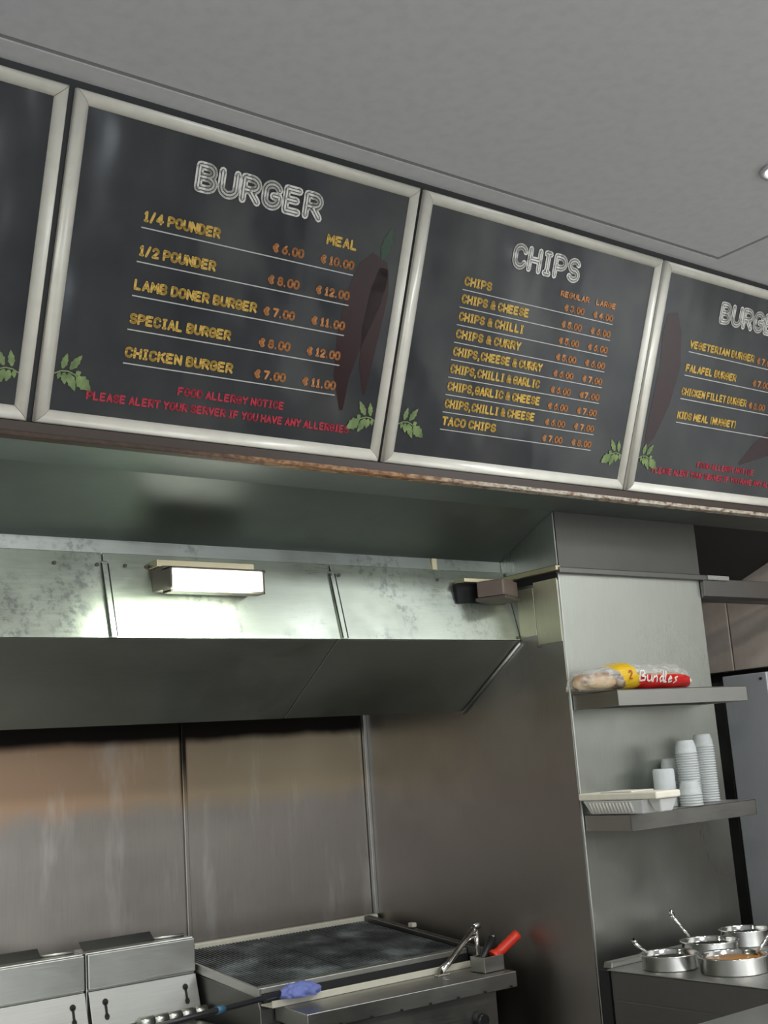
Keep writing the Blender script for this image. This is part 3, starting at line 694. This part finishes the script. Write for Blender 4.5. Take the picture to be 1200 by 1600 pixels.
for g, fs in parts.items():
    m = MB(); m.add(V, fs, True)
    o = m.build({'film': 'clear_wrapper', 'bag_yellow': 'yellow_label', 'bag_red': 'red_label'}[g], M[g], bg)
    bm = bmesh.new(); bm.from_mesh(o.data); bmesh.ops.delete(bm, geom=[v for v in bm.verts if not v.link_faces], context='VERTS'); bm.to_mesh(o.data); bm.free()
    if g == 'bag_red': red_o = o
    if g == 'bag_yellow': yel_o = o
for i, (x, hx) in enumerate(((2.276, .050), (2.39, .060), (2.52, .066))):
    m = MB(); prof = []
    for row, yy in ((0, 2.090), (1, 2.135)):
        vs = []; fs = []; n1, n2 = 12, 10
        for a in range(n1+1):
            th = PI*a/n1
            for b in range(n2):
                ps = 2*PI*b/n2; vs.append((x-hx*math.cos(th), yy+.020*math.sin(th)**.6*math.cos(ps), zb+.025+.0205*math.sin(th)**.6*math.sin(ps)))
        for a in range(n1):
            for b in range(n2): fs.append((a*n2+b, a*n2+(b+1) % n2, (a+1)*n2+(b+1) % n2, (a+1)*n2+b))
        m = MB().add(vs, fs, True); m.build('bread_roll', M['bread'], bg)
MB().tube([(2.622, 2.112, zb+.014), (2.632, 2.110, zb+.017), (2.641, 2.109, zb+.022)], [.005, .004, .008], 10).build('twisted_end', M['white_print'], bg)
# script lettering on the red label, laid on the bag's room side
def bagfn(u, v, w_):
    hw, hh = interp(u)
    s = max(-.95, min(.95, (v-hh-.001)/hh)); ss = math.copysign(abs(s)**(1/.8), s)
    c = math.sqrt(max(0, 1-ss*ss)); return Vector((u, 2.112-hw*abs(c)**.75-w_, zb+v))
LC = {'B': [[(0, 0), (.15, 1), (.6, 1.05), (.7, .75), (.25, .5), (.75, .4), (.65, .05), (0, 0)]], 'u': [[(0, .6), (.05, .1), (.3, 0), (.55, .15), (.6, .6), (.65, 0)]],
      'n': [[(0, 0), (.05, .6), (.1, .4), (.4, .62), (.5, .4), (.55, 0)]], 'd': [[(.55, .45), (.3, .6), (.05, .3), (.25, 0), (.5, .2), (.65, 1.1), (.65, 0)]],
      'l': [[(0, 0), (.1, 1.1), (.2, 1.0), (.05, .05), (.25, 0)]], 'e': [[(0, .3), (.45, .4), (.3, .62), (.05, .35), (.15, .02), (.5, .1)]], 's': [[(.45, .6), (.1, .5), (.4, .2), (.1, 0)]]}
x = 2.382; P = []
for ch in 'Bundles':
    for pl in LC[ch]: P.append([(x+a*.028, .020+b*.024+(x-2.382)*-.05) for a, b in pl])
    x += {'B': .028, 'l': .013, 's': .017}.get(ch, .023)
m = MB(); ribbon(m, P, .0042, bagfn, .0022); m.build('lettering', M['white_print'], red_o)
pls, tw = strokes('2'); m = MB(); ribbon(m, [[(2.345+a*.016, .026+b*.020) for a, b in pl] for pl in pls], .0035, bagfn, .0022); m.build('lettering', flat('brown_ink', (.35, .06, .02), .5), yel_o)

# takeaway box and cups on the lower shelf
zs = 1.3395
tb = thing('takeaway_box', 'pale fibre takeaway box with a ribbed white base on the lower shelf', 'takeaway box', (2.33, 2.09, zs))
def tapered(mb, x0, x1, y0, y1, z0, z1, ins):
    a = [(x0+ins, y0+ins), (x1-ins, y0+ins), (x1-ins, y1-ins), (x0+ins, y1-ins)]; b = [(x0, y0), (x1, y0), (x1, y1), (x0, y1)]
    return mb.add([(x, y, z0) for x, y in a]+[(x, y, z1) for x, y in b], [(3, 2, 1, 0), (4, 5, 6, 7)]+[(i, (i+1) % 4, 4+(i+1) % 4, 4+i) for i in range(4)])
bx0, bx1 = 2.262, 2.350
tapered(MB(), bx0+.006, bx1-.004, 1.992, 2.188, zs, zs+.034, .014).build('large_compartment', M['board_base'], tb, .004, 3)
tapered(MB(), bx0+.022, bx1-.004, 1.950, 1.990, zs+.003, zs+.034, .010).build('small_compartment', M['board_base'], tb, .004, 3)
m = MB()
for i in range(13):
    y = 2.032+i*.0108
    m.tube([(bx0+.0165, y, zs+.004), (bx0+.0060, y, zs+.029)], .0028, 8)
m.build('ribs', M['white_print'], tb)
MB().box(bx0, bx1, 1.942, 2.194, zs+.0345, zs+.0515).build('rim', M['board_box'], tb, .004, 3)
MB().box(bx0+.003, bx1-.004, 2.02, 2.12, zs+.0517, zs+.0545).build('lid_panel', M['board_box'], tb, .002)

def cup_mesh(r_top=.0275, r_bot=.021, h=.034):
    """one sauce cup lying upside down: open rim at the bottom, base on top"""
    e = .0011
    return MB().lathe([(r_top-e, 0), (r_top+.0018, 0), (r_top+.0018, .0028), (r_top, .0034), (r_top-.0009, h*.5), (r_bot+.0022, h-.0055), (r_bot, h), (0.0001, h), (0.0001, h-e), (r_bot-e, h-e), (r_top-e, .002)], (0, 0, 0), 28)
proto = cup_mesh().build('sauce_cup', M['cup'])
first = [True]
def stack(x, y, n, pitch, label, group, sc=1.0, lean=(0, 0)):
    for k in range(n):
        if first[0]: o = proto; first[0] = False
        else: o = proto.copy(); C.objects.link(o)
        o.location = (x+lean[0]*k*pitch, y+lean[1]*k*pitch, zs+.0003+k*pitch); o.scale = (sc, sc, sc if n == 1 else 1)
        tag(o, label, 'plastic cup', group)
stack(2.540, 2.068, 5, .0068, 'frosted plastic sauce cup in the short stack at the shelf front', 'cups in the short front stack')
stack(2.588, 2.106, 21, .0065, 'frosted plastic sauce cup in the second-tallest stack, left of the tallest', 'cups in the second-tallest stack')
stack(2.702, 2.140, 23, .0065, 'frosted plastic sauce cup in the tallest stack, at the right', 'cups in the tallest stack')
stack(2.598, 2.169, 14, .0066, 'frosted plastic sauce cup in the rear stack between the low tub and the tall stacks', 'cups in the middle rear stack')
c5 = MB().lathe([(.0285, 0), (.0295, 0), (.0295, .006), (.0285, .010), (.0275, .092), (.0245, .096), (0.0001, .096), (.0001, .0945), (.026, .0945), (.0273, .003)], (0, 0, 0), 28).build('plastic_tub', M['cup'])
c5.location = (2.512, 2.125, zs+.0003)
tag(c5, 'straight-sided frosted plastic tub behind the takeaway box', 'plastic tub')

# ------------------------------------------------------------------ bain-marie by the pillar
bmr = thing('bain_marie', 'steel bain-marie cabinet holding round sauce pots in front of the pillar', 'bain-marie', (2.5, 1.85, 0))
MB().box(2.172, 2.95, 1.30, 2.06, .02, .997).build('cabinet', M['dark_steel'], bmr, .003)
MB().box(2.168, 2.95, 1.295, 2.066, .9975, 1.0).build('top', M['steel'], bmr, .001)
MB().prism_x([(2.068, .9975), (2.064, 1.013), (2.088, 1.013), (2.094, .9975)], 2.185, 2.95).build('upstand', M['worktop'], bmr, .002)
MB().box(2.174, 2.95, 2.067, 2.098, .02, .996).build('rear_panel', M['black'], bmr)
MB().box(2.1705, 2.1715, 1.32, 2.05, .932, .935).build('panel_joint', M['seam'], bmr)
def pot(x, y, r, h, label, lid=True):
    t = thing('sauce_pot', label, 'pot', (x, y, 1.0), 'round steel pots in the bain-marie')
    MB().lathe([(r-.004, .0003), (r-.001, .002), (r-.001, h-.004), (r+.003, h-.002), (r+.003, h), (r-.003, h), (r-.005, h-.003), (r-.006, .004), (0.0001, .004)], (x, y, 1.0), 40).build('body', M['bright'], t)
    if lid:
        MB().lathe([(r-.0066, h-.016), (r-.008, h-.011), (r*.80, h-.012), (r*.72, h-.017), (r*.3, h-.012), (.0001, h-.010)], (x, y, 1.0), 40).build('lid', M['bright'], t)
    return t
pot(2.256, 1.952, .064, .033, 'lidded round sauce pot nearest the left end of the bain-marie')
pot(2.290, 1.800, .075, .036, 'open round pot of brown sauce at the front of the bain-marie', False)
s = MB().lathe([(.0001, .0265), (.0675, .0260), (.0675, .006), (.0001, .006)], (2.290, 1.800, 1.0), 36)
tag(s.build('curry_sauce', M['sauce'], None, 0, 2, (2.290, 1.800, 1.005)), 'brown curry sauce filling the open front pot', 'sauce')
pot(2.430, 1.975, .066, .036, 'lidded round sauce pot behind the open pot, with a long ladle handle')
pot(2.600, 2.000, .060, .038, 'lidded round sauce pot at the back, close to the pillar')
pot(2.720, 1.900, .060, .036, 'lidded round sauce pot at the right picture edge')
def ladle(a, b, r, label, parts=True):
    t = thing('ladle', label, 'ladle', tuple(b)); a, b = Vector(a), Vector(b); d = (a-b).normalized()
    MB().tube([b, b.lerp(a, .5), a], [r*.8, r, r*1.15], 10).build('handle', M['bright'], t)
    MB().tube([a, a+d*.006+Vector((.004, 0, .003)), a+d*.004+Vector((.012, 0, -.004))], [r*1.3, r*1.3, r], 10).build('hook', M['bright'], t)
ladle((2.392, 2.050, 1.092), (2.428, 2.032, 1.040), .0045, 'long steel ladle handle leaning against the pillar side of the bain-marie')
ladle((2.190, 1.995, 1.060), (2.228, 1.992, 1.034), .004, 'short steel ladle handle on the leftmost lidded pot')
ladle((2.402, 1.770, 1.075), (2.352, 1.785, 1.030), .004, 'steel ladle standing in the open pot of brown sauce')

# near serving counter, only its back edge shows at the bottom right
ct = thing('serving_counter', 'pale steel serving counter with its back edge at the bottom right picture corner', 'counter', (1.9, 1.3, 0))
MB().box(1.20, 2.160, .95, 1.545, .975, 1.0).build('top', M['fryer'], ct, .003)
MB().box(1.25, 2.155, 1.0, 1.52, 0.02, .974).build('base', M['steel'], ct)

# ------------------------------------------------------------------ beyond the pillar
fr = thing('tall_fridge', 'tall stainless fridge standing right of the pillar', 'fridge', (3.25, 2.4, 0))
MB().box(3.10, 3.42, 2.192, 2.352, .03, 1.686).build('door', steel('fridge_steel', (.46, .475, .48), .42, (60, 60, 1.5), .14, None, .35), fr, .004, 3)
MB().box(3.112, 3.42, 2.362, 2.90, .03, 1.67).build('body', M['dark_steel'], fr, .004)  # dark body stands in for the shaded recess behind
MB().box(3.108, 3.42, 2.3525, 2.3615, .04, 1.675).build('shadow_strip', M['dark_steel'], fr)  # dark strip painted as the shadow gap beside the pillar
MB().lathe([(0, -.004), (.004, -.003), (.005, 0), (.004, .003), (0, .004)], (3.099, 2.212, 1.668), 10).build('hinge_pin', M['black'], fr)
def clad(y0, y1, label):
    tag(MB().box(3.44, 3.498, y0, y1, 1.722, 2.70).build('wall_panel', M['clad'], None, .003, 2, (3.47, (y0+y1)/2, 1.722)), label, 'wall panel')
clad(2.558, 3.10, 'beige wall cladding panel next to the pillar, above the fridge')
clad(1.9, 2.553, 'beige wall cladding panel at the right picture edge, above the fridge')
